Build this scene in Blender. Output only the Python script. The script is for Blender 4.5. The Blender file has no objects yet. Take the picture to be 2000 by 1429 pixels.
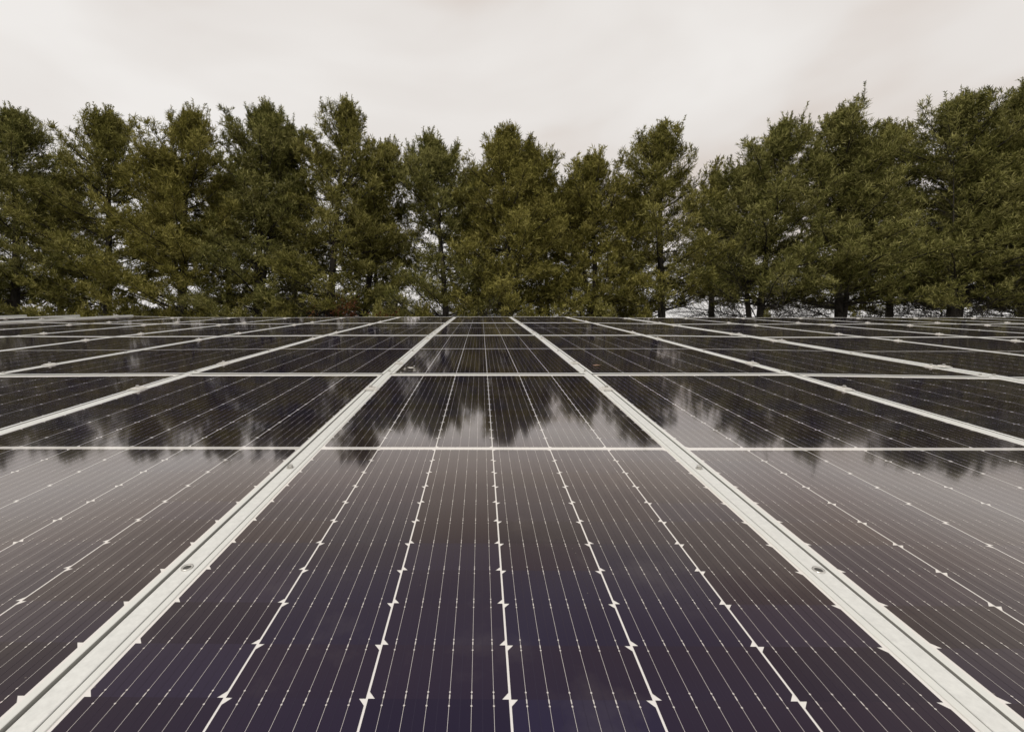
import bpy, bmesh, math, random
import numpy as np
from mathutils import Vector, Matrix, noise

S = bpy.context.scene
C = S.collection
R = math.radians

# ---------------------------------------------------------------- camera, sky, sun, exposure
CH = 1.59                                   # camera height above the grass
TH = 0.17852                                # tilt of the front row of panels
CAMX = -0.0338
YAW, ROLL = -0.009338, -0.001759
FPX = 899.0                                 # focal length in pixels of a 2000 px wide picture


def cam_axes():
    p = -TH
    fwd = Vector((math.sin(YAW) * math.cos(p), math.cos(YAW) * math.cos(p), math.sin(p)))
    right = Vector((math.cos(YAW), -math.sin(YAW), 0))
    up = right.cross(fwd)
    r2 = math.cos(ROLL) * right + math.sin(ROLL) * up
    u2 = -math.sin(ROLL) * right + math.cos(ROLL) * up
    rot = Matrix.Rotation(TH, 3, 'X')
    return rot @ r2, rot @ u2, rot @ fwd


CR, CU, CF = cam_axes()
CAM = Vector((CAMX, 0, CH))
cd = bpy.data.cameras.new('camera')
cam = bpy.data.objects.new('camera', cd)
C.objects.link(cam)
m = Matrix((CR, CU, -CF)).transposed().to_4x4()
m.translation = CAM
cam.matrix_world = m
cd.sensor_width = 36
cd.lens = FPX / 2000 * 36
cd.shift_x = (1000 - 931) / 2000
cd.clip_start = 0.02
cd.clip_end = 3000
S.camera = cam


def at(px, py, depth):
    """world point seen at a pixel of the 2000 px picture, at a distance along the view axis"""
    return CAM + depth * (CF + CR * ((px - 931) / FPX) + CU * ((714.5 - py) / FPX))


SUN_EL, SUN_AZ = R(50), R(215)
w = bpy.data.worlds.new('World')
S.world = w
w.use_nodes = True
nt = w.node_tree
nt.nodes.clear()
out = nt.nodes.new('ShaderNodeOutputWorld')
sky = nt.nodes.new('ShaderNodeTexSky')
sky.sky_type = 'NISHITA'
sky.sun_disc = False
sky.sun_elevation = SUN_EL
sky.sun_rotation = SUN_AZ
b1 = nt.nodes.new('ShaderNodeBackground')
b1.inputs[1].default_value = 0.07
nt.links.new(sky.outputs[0], b1.inputs[0])
tc = nt.nodes.new('ShaderNodeTexCoord')
mp = nt.nodes.new('ShaderNodeMapping')
mp.inputs['Scale'].default_value = (1, 1, 2.2)
mp.inputs['Location'].default_value = (0.35, 0.1, 0.0)
nz = nt.nodes.new('ShaderNodeTexNoise')
nz.inputs['Scale'].default_value = 1.7
nz.inputs['Detail'].default_value = 4
nz.inputs['Roughness'].default_value = 0.45
nz.inputs['Distortion'].default_value = 0.4
cr = nt.nodes.new('ShaderNodeValToRGB')
cr.color_ramp.elements[0].position = 0.34
cr.color_ramp.elements[0].color = (0.66, 0.585, 0.53, 1)
cr.color_ramp.elements[1].position = 0.60
cr.color_ramp.elements[1].color = (0.84, 0.81, 0.78, 1)
e = cr.color_ramp.elements.new(0.46)
e.color = (0.77, 0.73, 0.695, 1)
b2 = nt.nodes.new('ShaderNodeBackground')
b2.inputs[1].default_value = 1.05
mx = nt.nodes.new('ShaderNodeMixShader')
mx.inputs[0].default_value = 0.95           # the overcast veils almost all of the blue sky
L = nt.links
L.new(tc.outputs['Generated'], mp.inputs[0])
L.new(mp.outputs[0], nz.inputs[0])
L.new(nz.outputs[0], cr.inputs[0])
sx = nt.nodes.new('ShaderNodeSeparateXYZ')
mr = nt.nodes.new('ShaderNodeMapRange')     # sky brightened behind the camera, added to light the pines from the front
mr.interpolation_type = 'SMOOTHSTEP'
mr.inputs[1].default_value = 0.15
mr.inputs[2].default_value = -0.75
mr.inputs[3].default_value = 1.07
mr.inputs[4].default_value = 1.55
L.new(tc.outputs['Generated'], sx.inputs[0])
L.new(sx.outputs[1], mr.inputs[0])
L.new(mr.outputs[0], b2.inputs[1])
L.new(cr.outputs[0], b2.inputs[0])
L.new(b1.outputs[0], mx.inputs[1])
L.new(b2.outputs[0], mx.inputs[2])
L.new(mx.outputs[0], out.inputs[0])

sd = bpy.data.lights.new('sun', 'SUN')
sd.energy = 1.5
sd.angle = R(10)
sd.color = (1.0, 0.93, 0.82)
so = bpy.data.objects.new('sun', sd)
C.objects.link(so)
sv = Vector((math.sin(SUN_AZ) * math.cos(SUN_EL), math.cos(SUN_AZ) * math.cos(SUN_EL), math.sin(SUN_EL)))
so.rotation_euler = (-sv).to_track_quat('-Z', 'Y').to_euler()

S.view_settings.view_transform = 'Standard'
S.view_settings.look = 'None'
S.view_settings.exposure = 0
S.view_settings.gamma = 1


# ---------------------------------------------------------------- helpers
def empty(name, loc=(0, 0, 0)):
    o = bpy.data.objects.new(name, None)
    o.empty_display_size = 0.2
    C.objects.link(o)
    o.location = loc
    return o


def tag(o, label, cat, group=None):
    o['label'] = label
    o['category'] = cat
    if group:
        o['group'] = group
    return o


def link(name, me, parent=None, mats=()):
    for mm in mats:
        me.materials.append(mm)
    o = bpy.data.objects.new(name, me)
    C.objects.link(o)
    if parent:
        o.parent = parent
    return o


def pydata(name, v, f, mi=None, smooth=False):
    me = bpy.data.meshes.new(name)
    me.from_pydata(v, [], f)
    if mi is not None:
        me.polygons.foreach_set('material_index', mi)
    if smooth:
        me.polygons.foreach_set('use_smooth', [True] * len(me.polygons))
    me.update()
    return me


def bm_mesh(name, bm):
    bmesh.ops.recalc_face_normals(bm, faces=bm.faces)
    me = bpy.data.meshes.new(name)
    bm.to_mesh(me)
    bm.free()
    return me


def box(bm, x0, x1, y0, y1, z0, z1):
    vs = [bm.verts.new((x, y, z)) for x in (x0, x1) for y in (y0, y1) for z in (z0, z1)]
    for q in ((0, 1, 3, 2), (4, 6, 7, 5), (0, 4, 5, 1), (2, 3, 7, 6), (0, 2, 6, 4), (1, 5, 7, 3)):
        bm.faces.new([vs[i] for i in q])


def mat(name):
    mm = bpy.data.materials.new(name)
    mm.use_nodes = True
    return mm, mm.node_tree.nodes, mm.node_tree.links, mm.node_tree.nodes['Principled BSDF']


def glazed(name, col, vary=0.0, dust=True, metal_rough=None):
    """something seen through anti-reflective solar glass: a diffuse layer under a clear coat
    whose reflectance is tiny face-on and climbs towards grazing"""
    mm = bpy.data.materials.new(name)
    mm.use_nodes = True
    N, K = mm.node_tree.nodes, mm.node_tree.links
    N.clear()
    o = N.new('ShaderNodeOutputMaterial')
    mix = N.new('ShaderNodeMixShader')
    di = N.new('ShaderNodeBsdfDiffuse')
    gl = N.new('ShaderNodeBsdfGlossy')
    gl.inputs['Roughness'].default_value = 0.055
    lw = N.new('ShaderNodeLayerWeight')
    lw.inputs[0].default_value = 0.5
    cv = N.new('ShaderNodeValToRGB')          # reflectance of coated glass against 1 - cos(angle)
    el = cv.color_ramp.elements
    el[0].position = 0.0; el[0].color = (0.010,) * 3 + (1,)
    el[1].position = 1.0; el[1].color = (1, 1, 1, 1)
    for x_, y_ in ((0.28, 0.032), (0.40, 0.044), (0.48, 0.070), (0.58, 0.155), (0.645, 0.275), (0.69, 0.38), (0.87, 0.44), (0.94, 0.55)):
        q = el.new(x_); q.color = (y_, y_, y_, 1)
    K.new(lw.outputs['Facing'], cv.inputs[0])
    K.new(cv.outputs[0], mix.inputs[0])
    hue = N.new('ShaderNodeValToRGB')         # the coating's interference hue: violet face-on, warm when grazing
    hue.color_ramp.elements[0].position = 0.22; hue.color_ramp.elements[0].color = (0.52, 0.44, 1.0, 1)
    hue.color_ramp.elements[1].position = 0.68; hue.color_ramp.elements[1].color = (1.0, 0.95, 0.91, 1)
    q = hue.color_ramp.elements.new(0.61); q.color = (1.0, 0.88, 0.78, 1)
    q = hue.color_ramp.elements.new(0.40); q.color = (0.90, 0.74, 0.84, 1)
    q = hue.color_ramp.elements.new(0.50); q.color = (1.0, 0.87, 0.74, 1)
    K.new(lw.outputs['Facing'], hue.inputs[0]); K.new(hue.outputs[0], gl.inputs['Color'])
    tco = N.new('ShaderNodeTexCoord')
    # rolled glass: a faint fine ripple and a slow waviness
    n1 = N.new('ShaderNodeTexNoise'); n1.inputs['Scale'].default_value = 240; n1.inputs['Detail'].default_value = 1
    n2 = N.new('ShaderNodeTexNoise'); n2.inputs['Scale'].default_value = 2.2; n2.inputs['Detail'].default_value = 1
    K.new(tco.outputs['Object'], n1.inputs[0]); K.new(tco.outputs['Object'], n2.inputs[0])
    bu1 = N.new('ShaderNodeBump'); bu1.inputs['Strength'].default_value = 0.02; bu1.inputs['Distance'].default_value = 0.0008
    bu2 = N.new('ShaderNodeBump'); bu2.inputs['Strength'].default_value = 1.0; bu2.inputs['Distance'].default_value = 0.0010
    K.new(n1.outputs[0], bu1.inputs['Height']); K.new(n2.outputs[0], bu2.inputs['Height'])
    K.new(bu2.outputs[0], bu1.inputs['Normal']); K.new(bu1.outputs[0], gl.inputs['Normal'])
    csock = None
    if vary:
        g = N.new('ShaderNodeNewGeometry')
        rp = N.new('ShaderNodeValToRGB')
        rp.color_ramp.elements[0].color = [c * (1 - vary) for c in col] + [1]
        rp.color_ramp.elements[1].color = [min(1, c * (1 + vary)) for c in col] + [1]
        e1 = rp.color_ramp.elements.new(0.35); e1.color = (col[0] * 1.15, col[1] * 1.02, col[2] * 0.85, 1)
        e2 = rp.color_ramp.elements.new(0.7); e2.color = (col[0] * 0.8, col[1] * 0.95, col[2] * 1.15, 1)
        K.new(g.outputs['Random Per Island'], rp.inputs[0])
        csock = rp.outputs[0]
    if dust:
        # scattered specks of dust and a thin uneven film
        vo = N.new('ShaderNodeTexVoronoi'); vo.inputs['Scale'].default_value = 38; vo.inputs['Randomness'].default_value = 1
        K.new(tco.outputs['Object'], vo.inputs['Vector'])
        sp = N.new('ShaderNodeMath'); sp.operation = 'LESS_THAN'; sp.inputs[1].default_value = 0.045
        K.new(vo.outputs['Distance'], sp.inputs[0])
        sel = N.new('ShaderNodeSeparateColor'); K.new(vo.outputs['Color'], sel.inputs[0])
        s2 = N.new('ShaderNodeMath'); s2.operation = 'LESS_THAN'; s2.inputs[1].default_value = 0.16
        K.new(sel.outputs[0], s2.inputs[0])
        s3 = N.new('ShaderNodeMath'); s3.operation = 'MULTIPLY'
        K.new(sp.outputs[0], s3.inputs[0]); K.new(s2.outputs[0], s3.inputs[1])
        s4 = N.new('ShaderNodeMath'); s4.operation = 'MULTIPLY'; s4.inputs[1].default_value = 0.2
        K.new(s3.outputs[0], s4.inputs[0])
        nf = N.new('ShaderNodeTexNoise'); nf.inputs['Scale'].default_value = 4.5; nf.inputs['Detail'].default_value = 6; nf.inputs['Roughness'].default_value = 0.62
        K.new(tco.outputs['Object'], nf.inputs[0])
        fr = N.new('ShaderNodeMapRange'); fr.inputs[1].default_value = 0.55; fr.inputs[2].default_value = 0.80
        fr.inputs[3].default_value = 0.0; fr.inputs[4].default_value = 0.075
        K.new(nf.outputs[0], fr.inputs[0])
        ad = N.new('ShaderNodeMath'); ad.operation = 'ADD'
        K.new(fr.outputs[0], ad.inputs[0]); K.new(s4.outputs[0], ad.inputs[1])
        mc = N.new('ShaderNodeMix'); mc.data_type = 'RGBA'
        K.new(ad.outputs[0], mc.inputs[0])
        if csock:
            K.new(csock, mc.inputs[6])
        else:
            mc.inputs[6].default_value = (*col, 1)
        mc.inputs[7].default_value = (0.42, 0.38, 0.33, 1)
        csock = mc.outputs[2]
    if csock:
        K.new(csock, di.inputs[0])
    else:
        di.inputs[0].default_value = (*col, 1)
    K.new(di.outputs[0], mix.inputs[1]); K.new(gl.outputs[0], mix.inputs[2])
    K.new(mix.outputs[0], o.inputs[0])
    return mm


M = {}
M['cell'] = glazed('silicon_cell', (0.0130, 0.0104, 0.0205), vary=0.3)
M['sheet'] = glazed('white_backsheet', (0.64, 0.628, 0.61), dust=False)
M['wire'] = glazed('tinned_wire', (0.50, 0.475, 0.455), dust=False)
M['finger'] = glazed('faint_finger', (0.021, 0.018, 0.028), dust=False)


def metal(name, col, metallic, rough, spangle=0.0, scale=30):
    mm, N, K, P = mat(name)
    P.inputs['Metallic'].default_value = metallic
    P.inputs['Roughness'].default_value = rough
    tco = N.new('ShaderNodeTexCoord')
    n = N.new('ShaderNodeTexNoise'); n.inputs['Scale'].default_value = scale; n.inputs['Detail'].default_value = 5
    n.inputs['Roughness'].default_value = 0.7
    K.new(tco.outputs['Object'], n.inputs[0])
    rp = N.new('ShaderNodeValToRGB')
    rp.color_ramp.elements[0].position = 0.3; rp.color_ramp.elements[1].position = 0.72
    rp.color_ramp.elements[0].color = [c * (1 - spangle) for c in col] + [1]
    rp.color_ramp.elements[1].color = [min(1, c * (1 + spangle * 0.5)) for c in col] + [1]
    K.new(n.outputs[0], rp.inputs[0])
    K.new(rp.outputs[0], P.inputs['Base Color'])
    return mm


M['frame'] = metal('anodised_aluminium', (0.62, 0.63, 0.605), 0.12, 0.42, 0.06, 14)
M['frame_side_shade'] = metal('shaded_aluminium', (0.34, 0.335, 0.315), 0.3, 0.5, 0.08, 14)  # outer walls of the frames: shade of the gaps put into a darker colour
M['rail'] = metal('galvanised_steel', (0.67, 0.68, 0.66), 0.25, 0.42, 0.14, 80)
M['clamp'] = metal('clamp_aluminium', (0.60, 0.585, 0.55), 0.2, 0.38, 0.08, 40)
M['bolt'] = metal('bolt_steel', (0.55, 0.54, 0.51), 0.8, 0.3, 0.1, 90)
mm, N, K, P = mat('dark_hole'); P.inputs['Base Color'].default_value = (0.05, 0.05, 0.045, 1); P.inputs['Roughness'].default_value = 0.7
M['hole'] = mm


def leafy(name, dark, mid, light, trans=0.25):
    mm = bpy.data.materials.new(name)
    mm.use_nodes = True
    N, K = mm.node_tree.nodes, mm.node_tree.links
    N.clear()
    o = N.new('ShaderNodeOutputMaterial')
    tco = N.new('ShaderNodeTexCoord')
    g = N.new('ShaderNodeNewGeometry')
    n = N.new('ShaderNodeTexNoise'); n.inputs['Scale'].default_value = 0.9; n.inputs['Detail'].default_value = 4
    n.inputs['Roughness'].default_value = 0.65
    K.new(tco.outputs['Object'], n.inputs[0])
    a = N.new('ShaderNodeMath'); a.operation = 'MULTIPLY_ADD'; a.inputs[1].default_value = 0.5; a.inputs[2].default_value = -0.25
    K.new(g.outputs['Random Per Island'], a.inputs[0])
    b = N.new('ShaderNodeMath'); b.operation = 'ADD'
    K.new(n.outputs[0], b.inputs[0]); K.new(a.outputs[0], b.inputs[1])
    rp = N.new('ShaderNodeValToRGB')
    rp.color_ramp.elements[0].position = 0.25; rp.color_ramp.elements[0].color = (*dark, 1)
    rp.color_ramp.elements[1].position = 0.78; rp.color_ramp.elements[1].color = (*light, 1)
    e = rp.color_ramp.elements.new(0.5); e.color = (*mid, 1)
    K.new(b.outputs[0], rp.inputs[0])
    di = N.new('ShaderNodeBsdfDiffuse'); tr = N.new('ShaderNodeBsdfTranslucent')
    K.new(rp.outputs[0], di.inputs[0]); K.new(rp.outputs[0], tr.inputs[0])
    mi = N.new('ShaderNodeMixShader'); mi.inputs[0].default_value = trans
    K.new(di.outputs[0], mi.inputs[1]); K.new(tr.outputs[0], mi.inputs[2])
    K.new(mi.outputs[0], o.inputs[0])
    return mm


M['needle'] = [leafy('pine_needles_olive', (0.070, 0.069, 0.017), (0.182, 0.173, 0.046), (0.365, 0.335, 0.125), 0.14),
               leafy('pine_needles_green', (0.066, 0.070, 0.020), (0.172, 0.169, 0.052), (0.345, 0.325, 0.130), 0.14),
               leafy('pine_needles_yellowish', (0.076, 0.072, 0.017), (0.192, 0.178, 0.045), (0.375, 0.338, 0.115), 0.14)]
M['russet'] = leafy('russet_leaves', (0.06, 0.024, 0.012), (0.11, 0.042, 0.022), (0.16, 0.075, 0.04))
mm, N, K, P = mat('pine_bark')
P.inputs['Roughness'].default_value = 0.9
tco = N.new('ShaderNodeTexCoord')
n = N.new('ShaderNodeTexNoise'); n.inputs['Scale'].default_value = 9; n.inputs['Detail'].default_value = 6
mp = N.new('ShaderNodeMapping'); mp.inputs['Scale'].default_value = (1, 1, 0.25)
K.new(tco.outputs['Object'], mp.inputs[0]); K.new(mp.outputs[0], n.inputs[0])
rp = N.new('ShaderNodeValToRGB')
rp.color_ramp.elements[0].position = 0.35; rp.color_ramp.elements[0].color = (0.010, 0.008, 0.006, 1)
rp.color_ramp.elements[1].position = 0.7; rp.color_ramp.elements[1].color = (0.036, 0.029, 0.022, 1)
K.new(n.outputs[0], rp.inputs[0]); K.new(rp.outputs[0], P.inputs['Base Color'])
M['bark'] = mm
mm, N, K, P = mat('meadow_grass')
P.inputs['Roughness'].default_value = 0.95
tco = N.new('ShaderNodeTexCoord')
n = N.new('ShaderNodeTexNoise'); n.inputs['Scale'].default_value = 1.3; n.inputs['Detail'].default_value = 9; n.inputs['Roughness'].default_value = 0.75
K.new(tco.outputs['Object'], n.inputs[0])
rp = N.new('ShaderNodeValToRGB')
rp.color_ramp.elements[0].position = 0.3; rp.color_ramp.elements[0].color = (0.045, 0.045, 0.018, 1)
rp.color_ramp.elements[1].position = 0.75; rp.color_ramp.elements[1].color = (0.13, 0.115, 0.055, 1)
K.new(n.outputs[0], rp.inputs[0]); K.new(rp.outputs[0], P.inputs['Base Color'])
M['grass'] = mm

# ---------------------------------------------------------------- ground
n = 60
vs, fs = [], []
for j in range(n + 1):
    for i in range(n + 1):
        a = (i / n * 2 - 1); b_ = (j / n * 2 - 1)
        x = 900 * a * abs(a) ** 2; y = 900 * b_ * abs(b_) ** 2
        z = 0.12 * noise.noise((x * 0.2, y * 0.2, 3.1)) - 0.05
        vs.append((x, y, z))
for j in range(n):
    for i in range(n):
        k = j * (n + 1) + i
        fs.append((k, k + 1, k + n + 2, k + n + 1))
g = link('ground', pydata('ground', vs, fs, smooth=True), None, [M['grass']])
g['kind'] = 'structure'

# ---------------------------------------------------------------- the array surface
PW, PL = 1.029, 2.182                       # panel
GU, GV = 0.038, 0.035                       # gaps beside and between rows
PITCH = PW + GU
ANG = [TH, 0.159, 0.149, 0.147]             # the rows follow the ground and flatten up the slope
ROWLEN = PL + GV
CY, HH = -1.2804, 0.4757


def front(v):
    c, s = math.cos(TH), math.sin(TH)
    return Vector((0, (v - CY) * c + HH * s, CH + (v - CY) * s - HH * c))


BRK = [front(PL / 2 + GV / 2)]
for a in ANG[1:]:
    BRK.append(BRK[-1] + ROWLEN * Vector((0, math.cos(a), math.sin(a))))
V1 = PL / 2 + GV / 2


def surf(v):
    """point on the array's surface, v metres up the slope from the middle of the front row"""
    if v <= V1:
        return front(v)
    k = min(int((v - V1) / ROWLEN), 2)
    a = ANG[k + 1]
    d = v - V1 - k * ROWLEN
    return BRK[k] + d * Vector((0, math.cos(a), math.sin(a)))


ZT = [(-20, 0.055), (-6.93, 0.035), (-6.90, 0.0), (-3.75, -0.012), (-2.67, -0.008), (-1.6, 0), (1.6, 0), (2.66, -0.019), (2.75, -0.021), (20, -0.03)]


def zoff(u):
    for (a, za), (b, zb) in zip(ZT, ZT[1:]):
        if a <= u <= b:
            return za + (zb - za) * (u - a) / (b - a)
    return 0


GAP3 = 0.075                                # the wider joint between two tables


def col_u(c):
    return c * PITCH + (GAP3 if c >= 3 else 0)


def col_v(c):
    return -1.02 if c <= -7 else 0.0


# ---------------------------------------------------------------- panel meshes
Q, ROWP = 0.1665, 0.0812                    # cell pitch across and along
NROW = 13
GAPH = 0.011


def sheet_mesh():
    v, f, mi = [], [], []

    def poly(pts, z, k):
        i0 = len(v)
        v.extend([(x, y, z) for x, y in pts])
        f.append(list(range(i0, i0 + len(pts))))
        mi.append(k)

    hw, hl = PW / 2 - 0.003, PL / 2 - 0.003
    poly([(-hw, -hl), (hw, -hl), (hw, hl), (-hw, hl)], 0, 0)
    ch = 0.0078
    for c in range(6):
        x0 = (c - 3) * Q + 0.00145
        x1 = (c - 2) * Q - 0.00145
        for h in (-1, 1):
            for r in range(NROW):
                ya = GAPH + r * ROWP
                yb = ya + ROWP
                if h < 0:
                    ya, yb = -yb, -ya
                if c % 2 == 0:              # corners clipped at the near end
                    p = [(x0 + ch, ya), (x1 - ch, ya), (x1, ya + ch * 1.15), (x1, yb), (x0, yb), (x0, ya + ch * 1.15)]
                else:
                    p = [(x0, ya), (x1, ya), (x1, yb - ch * 1.15), (x1 - ch, yb), (x0 + ch, yb), (x0, yb - ch * 1.15)]
                poly(p, 0.0003, 1)
            ys, ye = (GAPH - 0.004, GAPH + NROW * ROWP + 0.002)
            if h < 0:
                ys, ye = -ye, -ys
            for k in range(6):
                xw = x0 + 0.0176 + k * 0.0257
                poly([(xw - 0.00023, ys), (xw + 0.00023, ys), (xw + 0.00023, ye), (xw - 0.00023, ye)], 0.0006, 2)
                for r in range(NROW + 1):
                    y = h * (GAPH + r * ROWP)
                    if r not in (0, NROW):
                        d0, d1 = (0.0, 0.0055) if c % 2 == 0 else (-0.0055, 0.0)
                        poly([(xw - 0.0007, y + d0), (xw + 0.0007, y + d0), (xw + 0.0007, y + d1), (xw - 0.0007, y + d1)], 0.0008, 2)
                    for dd in (-0.009, 0.009):
                        yy = y + dd
                        if abs(yy) < GAPH or abs(yy) > GAPH + NROW * ROWP:
                            continue
                        t = 0.0012
                        poly([(xw - t, yy), (xw - t * .5, yy - t), (xw + t * .5, yy - t), (xw + t, yy), (xw + t * .5, yy + t), (xw - t * .5, yy + t)], 0.0008, 2)
            for k in range(5):
                xw = x0 + 0.0176 + (k + 0.5) * 0.0257
                poly([(xw - 0.0003, ys), (xw + 0.0003, ys), (xw + 0.0003, ye), (xw - 0.0003, ye)], 0.0005, 3)
    return pydata('cell_sheet', v, f, mi)


def frame_mesh():
    """four mitred aluminium members: lip above the glass, outer wall, bottom flange"""
    prof = [(0, -0.034), (0, 0.0013), (0.0007, 0.0020), (0.0103, 0.0020), (0.011, 0.0013), (0.011, -0.003), (0.002, -0.003), (0.002, -0.032), (0.024, -0.032), (0.024, -0.034)]
    v, f = [], []
    cor = [(-1, -1), (1, -1), (1, 1), (-1, 1)]
    for sx, sy in cor:
        for d, z in prof:
            v.append((sx * (PW / 2 - d), sy * (PL / 2 - d), z))
    k = len(prof)
    for a in range(4):
        b = (a + 1) % 4
        for i in range(k):
            j = (i + 1) % k
            f.append((a * k + i, b * k + i, b * k + j, a * k + j))
    me = pydata('frame', v, f)
    bm = bmesh.new(); bm.from_mesh(me)
    bmesh.ops.recalc_face_normals(bm, faces=bm.faces)
    bm.to_mesh(me); bm.free()
    return me


sheet_me, frame_me = sheet_mesh(), frame_mesh()
for k in ('sheet', 'cell', 'wire', 'finger'):
    sheet_me.materials.append(M[k])
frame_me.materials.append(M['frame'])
frame_me.materials.append(M['frame_side_shade'])
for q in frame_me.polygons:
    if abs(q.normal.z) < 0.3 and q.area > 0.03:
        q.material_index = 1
jrng = random.Random(4)
ORD = ['middle', 'first', 'second', 'third', 'fourth', 'fifth', 'sixth', 'seventh', 'eighth', 'ninth', 'tenth', 'eleventh']
ROWN = ['front row', 'second row', 'third row', 'rear row']
panel_proto = None
for r in range(4):
    reach = (3, 5, 8, 11)[r]
    for c in range(-min(reach, 10), reach + 1):
        u = col_u(c)
        dv = col_v(c)
        va, vb = -PL / 2 + r * ROWLEN + dv, PL / 2 + r * ROWLEN + dv
        A, B = surf(va), surf(vb)
        zl, zr = zoff(u - PW / 2), zoff(u + PW / 2)
        yax = (B - A).normalized()
        xax = Vector((PW, 0, zr - zl)).normalized()
        zax = xax.cross(yax).normalized()
        yax = zax.cross(xax)
        j = 0.0 if (r == 0 and c == 0) else 1.0
        rot = Matrix((xax, yax, zax)).transposed()
        rot = rot @ Matrix.Rotation(j * jrng.uniform(-1, 1) * 0.0012, 3, 'X') @ Matrix.Rotation(j * jrng.uniform(-1, 1) * 0.002, 3, 'Y')
        mw = rot.to_4x4()
        mw.translation = (A + B) / 2 + Vector((u, 0, (zl + zr) / 2))
        if panel_proto is None:
            t = empty('solar_panel')
            parts = [link('frame', frame_me, t), link('cell_sheet', sheet_me, t)]
            panel_proto = (t, parts)
        else:
            t = panel_proto[0].copy()
            C.objects.link(t)
            for pp in panel_proto[1]:
                q = pp.copy()
                C.objects.link(q)
                q.parent = t
        t.matrix_world = mw
        if c == 0:
            lab = 'dark solar panel with white cell grid, %s, middle column between the two central rails' % ROWN[r]
        else:
            side = 'right' if c > 0 else 'left'
            lab = 'dark solar panel with white cell grid, %s, %s column %s of the middle column' % (ROWN[r], ORD[abs(c)], side)
        tag(t, lab, 'solar panel', 'solar panels of the array')

# ---------------------------------------------------------------- rails with their clamps
def rail_mesh(v0, v1, w=0.0300):
    """hat-section rail following the slope of the rows; its flat top lies 5 mm under the frames' top"""
    h = w / 2
    prof = [(-h - 0.026, -0.0405), (-h - 0.026, -0.038), (-h, -0.038), (-h, -0.0010), (-h + 0.001, 0.0), (h - 0.001, 0.0), (h, -0.0010), (h, -0.038), (h + 0.026, -0.038), (h + 0.026, -0.0405)]
    st = [v0] + [x for x in (V1, V1 + ROWLEN, V1 + 2 * ROWLEN) if v0 < x < v1] + [v1]
    v, f = [], []
    k = len(prof)
    for s in st:
        p = surf(s)
        d = (surf(s + 0.01) - surf(s - 0.01)).normalized()
        nrm = Vector((0, -d.z, d.y))
        for a, z in prof:
            v.append(tuple(p + nrm * z + Vector((a, 0, 0))))
    for i in range(len(st) - 1):
        for a in range(k):
            b = (a + 1) % k
            f.append((i * k + a, i * k + b, (i + 1) * k + b, (i + 1) * k + a))
    f.append(list(range(k))); f.append(list(range((len(st) - 1) * k, len(st) * k)))
    me = pydata('rail_channel', v, f)
    bm = bmesh.new(); bm.from_mesh(me)
    bmesh.ops.recalc_face_normals(bm, faces=bm.faces)
    bm.to_mesh(me); bm.free()
    me.materials.append(M['rail'])
    return me


def clamp_mesh():
    prof = [(-0.029, 0.0), (-0.029, 0.0028), (-0.0195, 0.0031), (-0.0145, 0.0082), (-0.0130, 0.0090), (0.0130, 0.0090), (0.0145, 0.0082), (0.0195, 0.0031), (0.029, 0.0028), (0.029, 0.0)]
    ln = 0.025
    v, f = [], []
    k = len(prof)
    for y in (-ln, -ln + 0.0015, ln - 0.0015, ln):
        s = 0.97 if abs(y) == ln else 1
        for a, z in prof:
            v.append((a * s, y, max(0.0, z * s) + 0.0022))
    for i in range(3):
        for a in range(k):
            b = (a + 1) % k
            f.append((i * k + a, i * k + b, (i + 1) * k + b, (i + 1) * k + a))
    f.append(list(range(k))); f.append(list(range(3 * k, 4 * k)))
    me = pydata('clamp', v, f)
    bm = bmesh.new(); bm.from_mesh(me)
    bmesh.ops.recalc_face_normals(bm, faces=bm.faces)
    bm.to_mesh(me); bm.free()
    me.materials.append(M['clamp'])
    return me


def bolt_mesh():
    """hex head on a round washer, origin on the surface it is screwed to"""
    bm = bmesh.new()

    def ring(n_, r_, z, ph=0):
        return [bm.verts.new((r_ * math.cos(ph + 2 * math.pi * i / n_), r_ * math.sin(ph + 2 * math.pi * i / n_), z)) for i in range(n_)]

    def join(a, b):
        for i in range(len(a)):
            bm.faces.new((a[i], a[(i + 1) % len(a)], b[(i + 1) % len(a)], b[i]))
    a = ring(20, 0.0088, 0); b = ring(20, 0.0088, 0.0018)
    join(a, b); bm.faces.new(b)
    c = ring(6, 0.0068, 0.0021, 0.3); d = ring(6, 0.0068, 0.0075, 0.3); e_ = ring(6, 0.0054, 0.0085, 0.3)
    join(c, d); join(d, e_); bm.faces.new(e_)
    me = bm_mesh('bolt', bm)
    me.materials.append(M['bolt'])
    return me


def grommet_mesh():
    """a raised ring round a dark hole in the rail's flat"""
    bm = bmesh.new()
    n_ = 24
    rs = [(0.0096, 0.0), (0.0092, 0.0016), (0.0070, 0.0018), (0.0062, 0.0005)]
    loops = [[bm.verts.new((r_ * math.cos(2 * math.pi * i / n_), r_ * math.sin(2 * math.pi * i / n_), z)) for i in range(n_)] for r_, z in rs]
    for a, b in zip(loops, loops[1:]):
        for i in range(n_):
            bm.faces.new((a[i], a[(i + 1) % n_], b[(i + 1) % n_], b[i]))
    fc = bm.faces.new(loops[-1])
    fc.material_index = 1
    me = bm_mesh('grommet', bm)
    for q in me.polygons:
        q.use_smooth = q.material_index == 0
    me.materials.append(M['bolt']); me.materials.append(M['hole'])
    return me


clamp_me, bolt_me, grommet_me = clamp_mesh(), bolt_mesh(), grommet_mesh()


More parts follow.
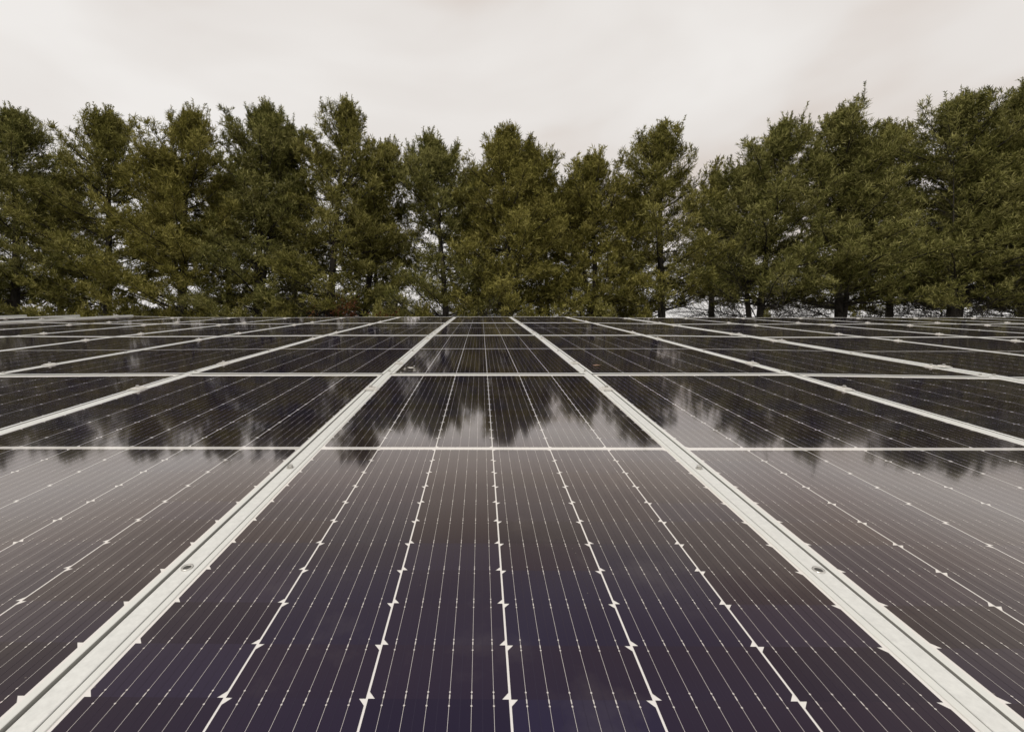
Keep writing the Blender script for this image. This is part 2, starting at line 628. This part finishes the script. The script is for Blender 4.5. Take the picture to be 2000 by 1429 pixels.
def place_on(parent, name, me, v, z, parent_loc, rz=0.0):
    o = bpy.data.objects.new(name, me)
    C.objects.link(o)
    p = surf(v)
    d = (surf(v + 0.01) - surf(v - 0.01)).normalized()
    nrm = Vector((0, -d.z, d.y))
    o.parent = parent
    mw = Matrix((Vector((1, 0, 0)), d, nrm)).transposed().to_4x4() @ Matrix.Rotation(rz, 4, 'Z')
    mw.translation = p + nrm * z
    o.matrix_local = mw
    return o


rails = {}
rail_us = []
for c in range(-10, 11):                     # rail between column c and c+1
    if c == 2:
        ul = col_u(2) + PW / 2 + GU / 2
        ur = col_u(3) - PW / 2 - GU / 2
        rail_us.append((c, ul, 'left')); rail_us.append((c, ur, 'right'))
    else:
        rail_us.append((c, (col_u(c) + PW / 2 + col_u(c + 1) - PW / 2) / 2, ''))
VEND = V1 + 3 * ROWLEN
rmesh = {}
for c, u, twin in rail_us:
    far = c < -7 or c == -8
    v0 = -1.15 if -4 <= c <= 3 else (0.9 if -6 <= c <= 5 else 3.1 if -9 <= c <= 8 else 5.2)
    v1 = VEND + (0.05 if c <= -7 else -0.05)
    key = (v0, v1)
    if key not in rmesh:
        rmesh[key] = rail_mesh(v0, v1)
    t = empty('mounting_rail', (u, 0, zoff(u) + (0.010 if c <= -7 else 0)))
    link('channel', rmesh[key], t)
    for r in range(4):
        for fr in ((-0.46, 0.345) if r == 0 else (-0.345, 0.345)):
            v = r * ROWLEN + fr * PL + (col_v(c) if c <= -8 else 0)
            if v < v0 + 0.1 or v > v1:
                continue
            cl = place_on(t, 'clamp', clamp_me, v, 0, None)
            bo = bpy.data.objects.new('bolt', bolt_me)
            C.objects.link(bo)
            bo.parent = cl
            bo.location = (0.0, 0.002, 0.0112)
            bo.rotation_euler.z = (c * 1.7 + r + fr) % 1.0
        for vv, nm, me in ((r * ROWLEN - 0.145, 'bolt', bolt_me), (r * ROWLEN - 0.575, 'grommet', grommet_me), (r * ROWLEN + 1.19, 'bolt', bolt_me)):
            if v0 < vv < v1 - 0.1:
                place_on(t, nm, me, vv, 0.0001, None, c * 0.9)
    k = c if c < 0 else c + 1
    side = 'left' if c < 0 else 'right'
    if abs(k) == 1:
        lab = 'galvanised rail with clamps running along the %s edge of the middle panels' % side
    elif twin:
        lab = 'galvanised rail on the %s side of the wide joint between two panel tables' % twin
    else:
        lab = 'galvanised rail with clamps, %s rail to the %s of the middle panels' % (ORD[abs(k)], side)
    tag(t, lab, 'rail', 'mounting rails between the panel columns')

# ---------------------------------------------------------------- pines
def tubes(segs, sides):
    """segs: list of (p0, p1, r0, r1) arrays -> vertices and quads"""
    p0 = np.array([s[0] for s in segs]); p1 = np.array([s[1] for s in segs])
    r0 = np.array([s[2] for s in segs]); r1 = np.array([s[3] for s in segs])
    d = p1 - p0
    ln = np.linalg.norm(d, axis=1, keepdims=True) + 1e-9
    d = d / ln
    ref = np.where(np.abs(d[:, 2:3]) > 0.9, np.array([[1.0, 0, 0]]), np.array([[0, 0, 1.0]]))
    a = np.cross(d, ref); a /= np.linalg.norm(a, axis=1, keepdims=True) + 1e-9
    b = np.cross(d, a)
    th = np.arange(sides) * 2 * math.pi / sides
    ca, sa = np.cos(th), np.sin(th)
    off = a[:, None, :] * ca[None, :, None] + b[:, None, :] * sa[None, :, None]
    lo = p0[:, None, :] + off * r0[:, None, None]
    hi = p1[:, None, :] + off * r1[:, None, None]
    v = np.concatenate([lo, hi], axis=1).reshape(-1, 3)
    n_ = len(segs)
    i = np.arange(sides); j = (i + 1) % sides
    q = np.stack([i, j, j + sides, i + sides], axis=1)
    f = (q[None] + (np.arange(n_) * 2 * sides)[:, None, None]).reshape(-1, 4)
    return v, f


def fast_mesh(name, v, f, smooth=False):
    me = bpy.data.meshes.new(name)
    k = f.shape[1]
    me.vertices.add(len(v)); me.vertices.foreach_set('co', v.astype(np.float32).ravel())
    me.loops.add(f.size); me.loops.foreach_set('vertex_index', f.astype(np.int32).ravel())
    me.polygons.add(len(f))
    me.polygons.foreach_set('loop_start', (np.arange(len(f)) * k).astype(np.int32))
    if smooth:
        me.polygons.foreach_set('use_smooth', np.ones(len(f), dtype=bool))
    me.update(calc_edges=True)
    return me


def unit(a):
    return a / (np.linalg.norm(a, axis=-1, keepdims=True) + 1e-9)


def needles(rng, cen, dr, size, count=8, width=0.0125):
    """tufts of needle blades, each fanning round its shoot"""
    n_ = len(cen)
    d = dr[:, None, :] * 0.9 + rng.normal(size=(n_, count, 3)) * 0.62
    d = unit(d)
    ln = size[:, None, None] * rng.uniform(0.75, 1.25, (n_, count, 1))
    side = unit(np.cross(d, rng.normal(size=(n_, count, 3)))) * width * rng.uniform(0.7, 1.3, (n_, count, 1))
    base = cen[:, None, :] - dr[:, None, :] * rng.uniform(0, 0.09, (n_, count, 1))
    tip = base + d * ln
    mid = base + d * ln * 0.45
    v = np.stack([base, mid + side, tip, mid - side], axis=2).reshape(-1, 3)
    f = np.arange(len(v)).reshape(-1, 4)
    return v, f


def pine(name, base, top, rad, seed, bare, needle, tint_dense=1.0, forks=0, wide=1.0, dead=0, tuft=0.19):
    """a white pine: base and top are world points, rad the crown's half width, bare the height of its lowest green limbs"""
    rng = np.random.default_rng(seed)
    base = np.array(base); top = np.array(top)
    top[2] -= 0.55
    H = top[2] - base[2]
    axis = top - base

    def trunk(z):
        t = np.clip(z / H, 0, 1)
        w_ = np.array([0.10 * math.sin(3.1 * t + seed), 0.10 * math.sin(2.3 * t + 2 * seed), 0])
        lean = np.array([axis[0], axis[1], 0]) * t ** 1.4
        return lean + w_ * t * (1 - t) * 2 + np.array([0, 0, z])
    wood, twigs = [], []
    R0 = (0.012 if dead > 1.9 else 0.014) * H + 0.045
    zs = np.linspace(0, H, 26)
    for a, b in zip(zs, zs[1:]):
        wood.append((trunk(a), trunk(b), R0 * (1 - a / H) ** 0.8 + 0.008, R0 * (1 - b / H) ** 0.8 + 0.006))
    cs, ds, ss = [], [], []
    leaders = [(trunk, H, 0.0, 0.0, rad)]
    for k in range(forks):
        z0 = (rng.uniform(0.12, 0.2) if dead > 1.9 else rng.uniform(0.22, 0.4)) * H
        az = rng.uniform(0, 2 * math.pi) if k else (0.2 if seed % 2 else math.pi - 0.2)
        h2 = H * rng.uniform(0.84, 0.95)
        out_ = rad * rng.uniform(0.35, 0.5)

        def fork(z, z0=z0, az=az, h2=h2, out_=out_):
            t = np.clip((z - z0) / (h2 - z0), 0, 1)
            p = trunk(z0) * (1 - t) + (trunk(min(z, H))) * t
            p = p + np.array([math.cos(az), math.sin(az), 0]) * out_ * (t ** 0.8)
            p[2] = z
            return p
        zz = np.linspace(z0, h2, 16)
        for a, b in zip(zz, zz[1:]):
            ta, tb = (a - z0) / (h2 - z0), (b - z0) / (h2 - z0)
            r_ = R0 * 0.78 * (1 - z0 / H)
            wood.append((fork(a), fork(b), r_ * (1 - ta) ** .8 + 0.006, r_ * (1 - tb) ** .8 + 0.005))
        leaders.append((fork, h2, z0 + 1.0, az, rad * 0.72))
    for tr, h_, zmin, _az, rd in leaders:
        z = max(zmin, bare if not dead else max(1.6, bare - dead))
        phase = rng.uniform(0, 6.28)
        while z < h_ - 0.12:
            d_top = h_ - z
            green = z >= bare
            nb = rng.integers(6, 10) if green else rng.integers(6, 10)
            for k in range(nb):
                if rng.random() < (0.06 if d_top < 4 else 0.17):
                    continue
                az = phase + 2 * math.pi * k / nb + rng.normal() * 0.25
                zz = z + rng.normal() * 0.10
                el = R(6 + 56 * math.exp(-d_top / 2.4)) + rng.normal() * 0.12 if green else rng.normal() * 0.32 + 0.12
                spread = rd * (1 - math.exp(-d_top / 2.15)) + 0.12
                if d_top > 5:
                    spread *= 1 + (wide - 1) * min(1, (d_top - 5) / 2.5)
                L_ = spread / max(0.45, math.cos(el)) * rng.uniform(0.62, 1.2)
                if rng.random() < 0.10:
                    L_ *= 0.6
                L_ = min(L_, (d_top + 0.02) / (math.sin(el) + 0.14 + 0.38 * math.cos(el)) * rng.uniform(0.7, 1.25))
                if L_ < 0.12:
                    continue
                p = tr(min(zz, h_)).copy()
                np_ = 6
                pts = [p]
                e_ = el - 0.10
                aa = az
                for s in range(np_):
                    e_ += (0.05 + 0.10 * math.exp(-d_top / 2.0) + rng.normal() * 0.05) if green else rng.normal() * 0.12
                    aa += rng.normal() * 0.09
                    step = L_ / np_
                    p = p + step * np.array([math.cos(aa) * math.cos(e_), math.sin(aa) * math.cos(e_), math.sin(e_)])
                    pts.append(p)
                pts = np.array(pts)
                pts[:, 2] = np.minimum(pts[:, 2], h_ + 0.02)
                rb = (0.005 + 0.0075 * L_) * (1 if green else 0.6)
                for s in range(np_):
                    wood.append((pts[s], pts[s + 1], rb * (1 - s / np_) ** 0.8 + 0.003, rb * (1 - (s + 1) / np_) ** 0.8 + 0.003))
                if green:
                    f0 = 0.05 if d_top < 3.5 else min(0.32, 0.05 + 0.05 * (d_top - 3.5))
                    span = L_ * (1 - f0)
                    nbr = max(3, int(span / (0.088 if d_top < 4 else 0.086) * tint_dense))
                    sf = f0 + (1 - f0) * (np.arange(nbr) + rng.uniform(0, 1, nbr)) / nbr
                else:
                    nbr = max(4, int(L_ / 0.10))
                    sf = rng.uniform(0.15, 1, nbr)
                fi = np.clip(sf * np_, 0, np_ - 1e-6)
                i0 = fi.astype(int)
                fr = (fi - i0)[:, None]
                P0 = pts[i0] * (1 - fr) + pts[i0 + 1] * fr
                T0 = unit(pts[i0 + 1] - pts[i0])
                sgn = np.where(np.arange(nbr) % 2 == 0, 1.0, -1.0)[:, None]
                sidev = unit(np.cross(T0, np.array([0, 0, 1.0])))
                upv = np.cross(sidev, T0)
                phi = rng.uniform(-0.35, 1.5, (nbr, 1))
                D0 = unit(T0 * rng.uniform(0.45, 1.0, (nbr, 1)) + (sidev * sgn * np.cos(phi) + upv * np.sin(phi)) * rng.uniform(0.5, 0.95, (nbr, 1)))
                bl = (0.20 + 0.55 * (1 - sf) ** 0.6) * rng.uniform(0.6, 1.3, nbr) * min(1.2, 0.35 + 0.42 * L_)
                E0 = P0 + D0 * bl[:, None]
                if not green:
                    bl = bl * 1.4
                    E0 = P0 + D0 * bl[:, None]
                for a, b, q in zip(P0, E0, bl):
                    twigs.append((a, b, 0.0035 + 0.004 * q, 0.0025))
                if not green:
                    for rep in range(2):
                        t_ = rng.uniform(0.3, 0.9, (nbr, 1))
                        A = P0 + D0 * bl[:, None] * t_
                        B = A + unit(D0 + rng.normal(size=(nbr, 3)) * 0.8) * bl[:, None] * 0.5
                        for a, b in zip(A, B):
                            twigs.append((a, b, 0.003, 0.002))
                    continue
                up = 0.35 + 0.6 * math.exp(-d_top / 2.0)
                for t_ in (0.3, 0.55, 0.8, 1.0):
                    keep = (bl * t_ > 0.05) & (rng.random(nbr) < 0.93)
                    cc = P0[keep] + D0[keep] * (bl[keep] * t_)[:, None] + rng.normal(size=(keep.sum(), 3)) * 0.035
                    cs.append(cc)
                    ds.append(unit(D0[keep] + np.array([0, 0, up]) + rng.normal(size=(keep.sum(), 3)) * 0.3))
                    ss.append(np.full(len(cc), tuft) * rng.uniform(0.85, 1.2, len(cc)))
                # the limb's own leading shoot
                cc = pts[-3:]
                cs.append(cc)
                ds.append(unit(np.repeat(unit(pts[-1:] - pts[-2:-1]), 3, 0) + np.array([0, 0, 0.4])))
                ss.append(np.full(3, tuft))
                if d_top < 4.5:                # upright candles on the upper limbs
                    for q in (-1, -2, -3):
                        if rng.random() < 0.5:
                            nn = rng.integers(2, 9 if d_top < 1.8 else 5)
                            dirc = unit(np.array([rng.normal() * 0.2, rng.normal() * 0.2, 1.0]) + 0.25 * (pts[-1] - pts[-2]) / (L_ / np_))
                            cc = pts[q] + dirc * (0.095 * np.arange(nn))[:, None]
                            twigs.append((pts[q], cc[-1] + dirc * 0.05, 0.006, 0.003))
                            cs.append(cc); ds.append(np.repeat(dirc[None], nn, 0)); ss.append(np.linspace(0.15, 0.10, nn))
            phase += 1.1
            z += (0.44 if d_top < 4 else 0.60) * (0.8 + 0.4 * rng.random()) if d_top > 2 else 0.29 * (0.8 + 0.4 * rng.random())
        tp = tr(h_)
        for q in range(8):
            cs.append((tp - np.array([0, 0, 0.085 * q]))[None]); ds.append(np.array([[0, 0, 1.0]])); ss.append(np.array([0.12]))
    cs = np.concatenate(cs); ds = np.concatenate(ds); ss = np.concatenate(ss)
    v, f = needles(rng, cs, ds, ss)
    t = empty(name, Vector(base))
    vw, fw = tubes(wood, 6)
    vt, ft = tubes(twigs, 3)
    # both hold quads: join into one wood mesh
    allv = np.concatenate([vw, vt]); allf = np.concatenate([fw, ft + len(vw)])
    link('trunk', fast_mesh('trunk', allv, allf, True), t, [M['bark']])
    link('crown', fast_mesh('crown', v, f), t, [M['needle'][needle]])
    return t, len(f)


# x of trunk, x of top, y of top (pixels of the photograph), depth, half width in pixels, bare height, tint, forks, spread, dead wood, density, label
TREES = [
    (-150, -140, 190, 20.0, 105, 2.2, 1, 0, 1.15, 0, 1.0, 'dark pine cut off by the left edge of the photo, only its boughs in view'),
    (30, 28, 203, 20.0, 100, 2.4, 1, 0, 1.15, 0, 1.0, 'dense dark green pine at the far left end of the row'),
    (205, 214, 208, 20.3, 84, 2.4, 0, 0, 1.2, 0, 1.0, 'broad round-topped pine, second from the left end of the row'),
    (352, 372, 203, 19.6, 90, 2.2, 2, 1, 1.2, 0, 1.0, 'bushy olive pine with ragged shoots at its top, third from the left end'),
    (500, 520, 190, 20.0, 84, 2.6, 1, 1, 1.15, 1.2, 0.95, 'tall pine with a flat-sided crown and a lower left shoulder, fourth from the left'),
    (638, 678, 188, 20.0, 78, 4.0, 0, 0, 1.2, 1.8, 0.95, 'narrow-topped pine with a bare dark trunk, tallest left of the middle'),
    (700, 762, 266, 21.0, 72, 3.8, 0, 0, 1.2, 1.6, 0.95, 'small pine with a thin slanting top, in the shoulder of a taller pine'),
    (880, 838, 252, 20.3, 76, 3.1, 1, 0, 1.3, 1.0, 1.0, 'short column-shaped pine just left of the middle of the row'),
    (990, 990, 236, 19.4, 92, 3.0, 2, 1, 1.15, 1.0, 1.0, 'wide yellowish pine with a pointed top, in the middle of the row'),
    (1165, 1156, 284, 20.0, 84, 3.3, 2, 1, 1.15, 1.4, 0.9, 'lowest pine of the row, with spiky sparse top right of the middle'),
    (1292, 1290, 236, 20.0, 82, 3.8, 0, 0, 1.15, 1.8, 1.0, 'pine with a smooth rounded top beside the lowest dip in the row'),
    (1475, 1535, 222, 19.0, 92, 3.9, 1, 1, 1.3, 2.3, 1.0, 'broad leaning pine on a stout trunk, right of the widest sky gap'),
    (1640, 1642, 196, 19.0, 92, 3.9, 1, 1, 1.35, 2.3, 1.0, 'tall pine with two stems close together above bare twiggy limbs'),
    (1735, 1738, 228, 21.5, 62, 3.8, 0, 0, 1.3, 2.2, 0.9, 'slim pine half hidden between two big right-hand pines'),
    (1850, 1885, 172, 18.6, 96, 3.9, 1, 2, 1.35, 2.3, 0.9, 'pine with a forked trunk and long bare shoots at its top'),
    (2010, 2012, 146, 18.6, 84, 3.6, 1, 1, 1.3, 2.0, 1.0, 'tallest pine of the row, at the right edge of the photo'),
    (2190, 2190, 150, 19.0, 110, 3.5, 1, 0, 1.2, 0, 0.9, 'pine beyond the right edge, seen only by its boughs'),
]
BACK = [
    (120, 118, 330, 24.0, 75, 3.0, 0, 0, 1.1, 0, 0.8, 'smaller pine standing behind the gap between the two leftmost pines'),
    (445, 448, 335, 24.0, 60, 3.6, 2, 0, 1.1, 0, 0.75, 'smaller pine behind the bushy olive pine and the flat-sided one'),
    (930, 925, 318, 24.0, 60, 3.8, 0, 0, 1.1, 0.8, 0.8, 'low pine behind the middle of the row'),
    (575, 572, 345, 23.5, 60, 3.4, 2, 0, 1.2, 0.8, 0.8, 'smaller pine filling the gap left of the narrow-topped pine'),
    (735, 730, 370, 24.0, 55, 3.4, 1, 0, 1.2, 0.8, 0.8, 'low pine standing behind the small slanting-topped pine'),
    (1070, 1065, 350, 23.5, 55, 3.2, 0, 0, 1.2, 0.8, 0.8, 'low pine behind, between the wide yellowish pine and the lowest pine'),
    (1235, 1232, 368, 23.5, 50, 3.6, 2, 0, 1.2, 0.8, 0.8, 'low pine behind, left of the pine with the smooth rounded top'),
    (1390, 1398, 322, 24.0, 55, 5.2, 0, 0, 1.1, 1.0, 0.7, 'low thin pine behind the dip left of the broad leaning pine'),
]
ntri = 0
for i, (xb, xt, yt, dep, hw, bare, nd, fk, wd, dead, dens, lab) in enumerate(TREES + BACK):
    b = at(xb, 700, dep); b.z = -0.08
    tp = at(xt, yt, dep)
    t, k = pine('pine_tree', b, tp, hw / FPX * dep * 1.45, 11 + i, bare, nd, dens, fk, wd, dead)
    ntri += k
    tag(t, lab, 'pine tree', 'pines in a row behind the array')
# young pines that hide the foot of the row
YOUNG = [
    (60, 596, 18.4, 95, 'low young pine at the left, dark, under the leftmost pines'),
    (165, 588, 17.8, 90, 'young pine crouching under the round-topped pine on the left'),
    (265, 590, 18.0, 85, 'bushy young pine left of the first bare trunk'),
    (395, 578, 18.2, 85, 'young pine with upright yellowish shoots under the bushy olive pine'),
    (470, 590, 18.0, 80, 'low young pine just left of the bare dark trunk'),
    (560, 592, 18.4, 80, 'low spreading young pine in front of the bare dark trunk'),
    (740, 582, 18.0, 78, 'young pine right of the russet bush'),
    (830, 588, 18.4, 70, 'small young pine under the short column-shaped pine'),
    (925, 600, 18.0, 75, 'lowest young pine at the foot of the middle pine'),
    (1040, 594, 18.2, 65, 'young pine right of the trunk of the middle pine'),
    (1175, 582, 18.2, 85, 'yellowish young pine under the lowest pine of the row'),
    (335, 588, 18.3, 60, 'young pine covering the foot of the bushy olive pine'),
    (530, 584, 18.6, 62, 'young pine under the flat-sided pine, left of the russet bush'),
    (1260, 590, 18.4, 48, 'small young pine at the foot of the pine with the rounded top'),
    (1500, 600, 18.0, 26, 'tiny pale young pine at the foot of the stout trunk'),
    (1665, 611, 18.0, 55, 'low fringe of young pine under the two-stemmed pine'),
]
for i, (x, y, dep, hw, lab) in enumerate(YOUNG):
    tp = at(x, y, dep)
    b = at(x, 700, dep); b.z = -0.08
    t, k = pine('young_pine', b, tp, hw / FPX * dep, 60 + i, 1.2, 2 if i % 2 else 0, 0.8, 0, 1.0, 0, 0.12)
    ntri += k
    tag(t, lab, 'young pine', 'young pines at the foot of the row')
# a russet shrub still holding dry leaves
rng = np.random.default_rng(5)
b = at(668, 700, 18.3); b.z = -0.08
tp = at(672, 574, 18.3)
Hs = tp.z - b.z
stems, cs, ds = [], [], []
for k in range(26):
    az = rng.uniform(0, 6.28); el = rng.uniform(0.95, 1.5)
    p = np.array([0, 0, 0.0]); L_ = Hs * rng.uniform(0.75, 1.02)
    for s in range(7):
        q = p + L_ / 7 * np.array([math.cos(az) * math.cos(el), math.sin(az) * math.cos(el), math.sin(el)]) + rng.normal(size=3) * 0.05
        stems.append((p, q, 0.014 * (1 - s / 8), 0.014 * (1 - (s + 1) / 8)))
        if s > 2:
            for _ in range(14):
                cs.append(q + rng.normal(size=3) * 0.13); ds.append(unit(rng.normal(size=3) + np.array([0, 0, -0.3])))
        p = q
v, f = needles(rng, np.array(cs), np.array(ds), np.full(len(cs), 0.085), 2, 0.022)
t = empty('russet_bush', b)
vw, fw = tubes(stems, 5)
link('stems', fast_mesh('stems', vw, fw, True), t, [M['bark']])
link('leaves', fast_mesh('leaves', v, f), t, [M['russet']])
tag(t, 'leafy russet bush between the bare dark trunk and a young pine', 'bush')

# ---------------------------------------------------------------- a dry leaf lying on the second row
me = pydata('fallen_leaf', [(-0.030, 0, 0.001), (-0.012, 0.012, 0.004), (0.012, 0.011, 0.003), (0.034, 0.002, 0.001), (0.010, -0.012, 0.005), (-0.014, -0.010, 0.002), (0, 0, 0.007)],
            [(0, 6, 1), (1, 6, 2), (2, 6, 3), (3, 6, 4), (4, 6, 5), (5, 6, 0)], smooth=True)
mm, N, K, P = mat('dry_leaf'); P.inputs['Base Color'].default_value = (0.22, 0.13, 0.07, 1); P.inputs['Roughness'].default_value = 0.8
o = link('fallen_leaf', me, None, [mm])
so_ = me.modifiers if False else None
p = surf(1.37)
o.location = p + Vector((0.645, 0, 0.004))
o.rotation_euler = (ANG[1], 0, 0.2)
tag(o, 'small dry brown leaf lying on a second-row panel right of the rail', 'leaf')
rng = np.random.default_rng(9)
bm = bmesh.new()
for k in range(9):
    cx_, cy_ = (0, 0) if k == 0 else rng.normal(size=2) * (0.035, 0.06)
    r_ = 0.016 if k == 0 else rng.uniform(0.003, 0.009)
    rim = [bm.verts.new((cx_ + r_ * rng.uniform(.7, 1.2) * math.cos(a), cy_ + 1.3 * r_ * rng.uniform(.7, 1.2) * math.sin(a), 0.0012)) for a in np.arange(10) * math.pi / 5]
    top = bm.verts.new((cx_, cy_, 0.0032))
    for q in range(10):
        bm.faces.new((rim[q], rim[(q + 1) % 10], top))
mm, N, K, P = mat('dried_dropping'); P.inputs['Base Color'].default_value = (0.45, 0.43, 0.38, 1); P.inputs['Roughness'].default_value = 0.85
o = link('bird_dropping', bm_mesh('bird_dropping', bm), None, [mm])
o.location = surf(1.31) + Vector((-0.435, 0, 0.001))
o.rotation_euler = (ANG[1], 0, 0)
tag(o, 'dried pale bird dropping splashed on the middle panel of the second row', 'bird dropping')
print('needle quads', ntri)
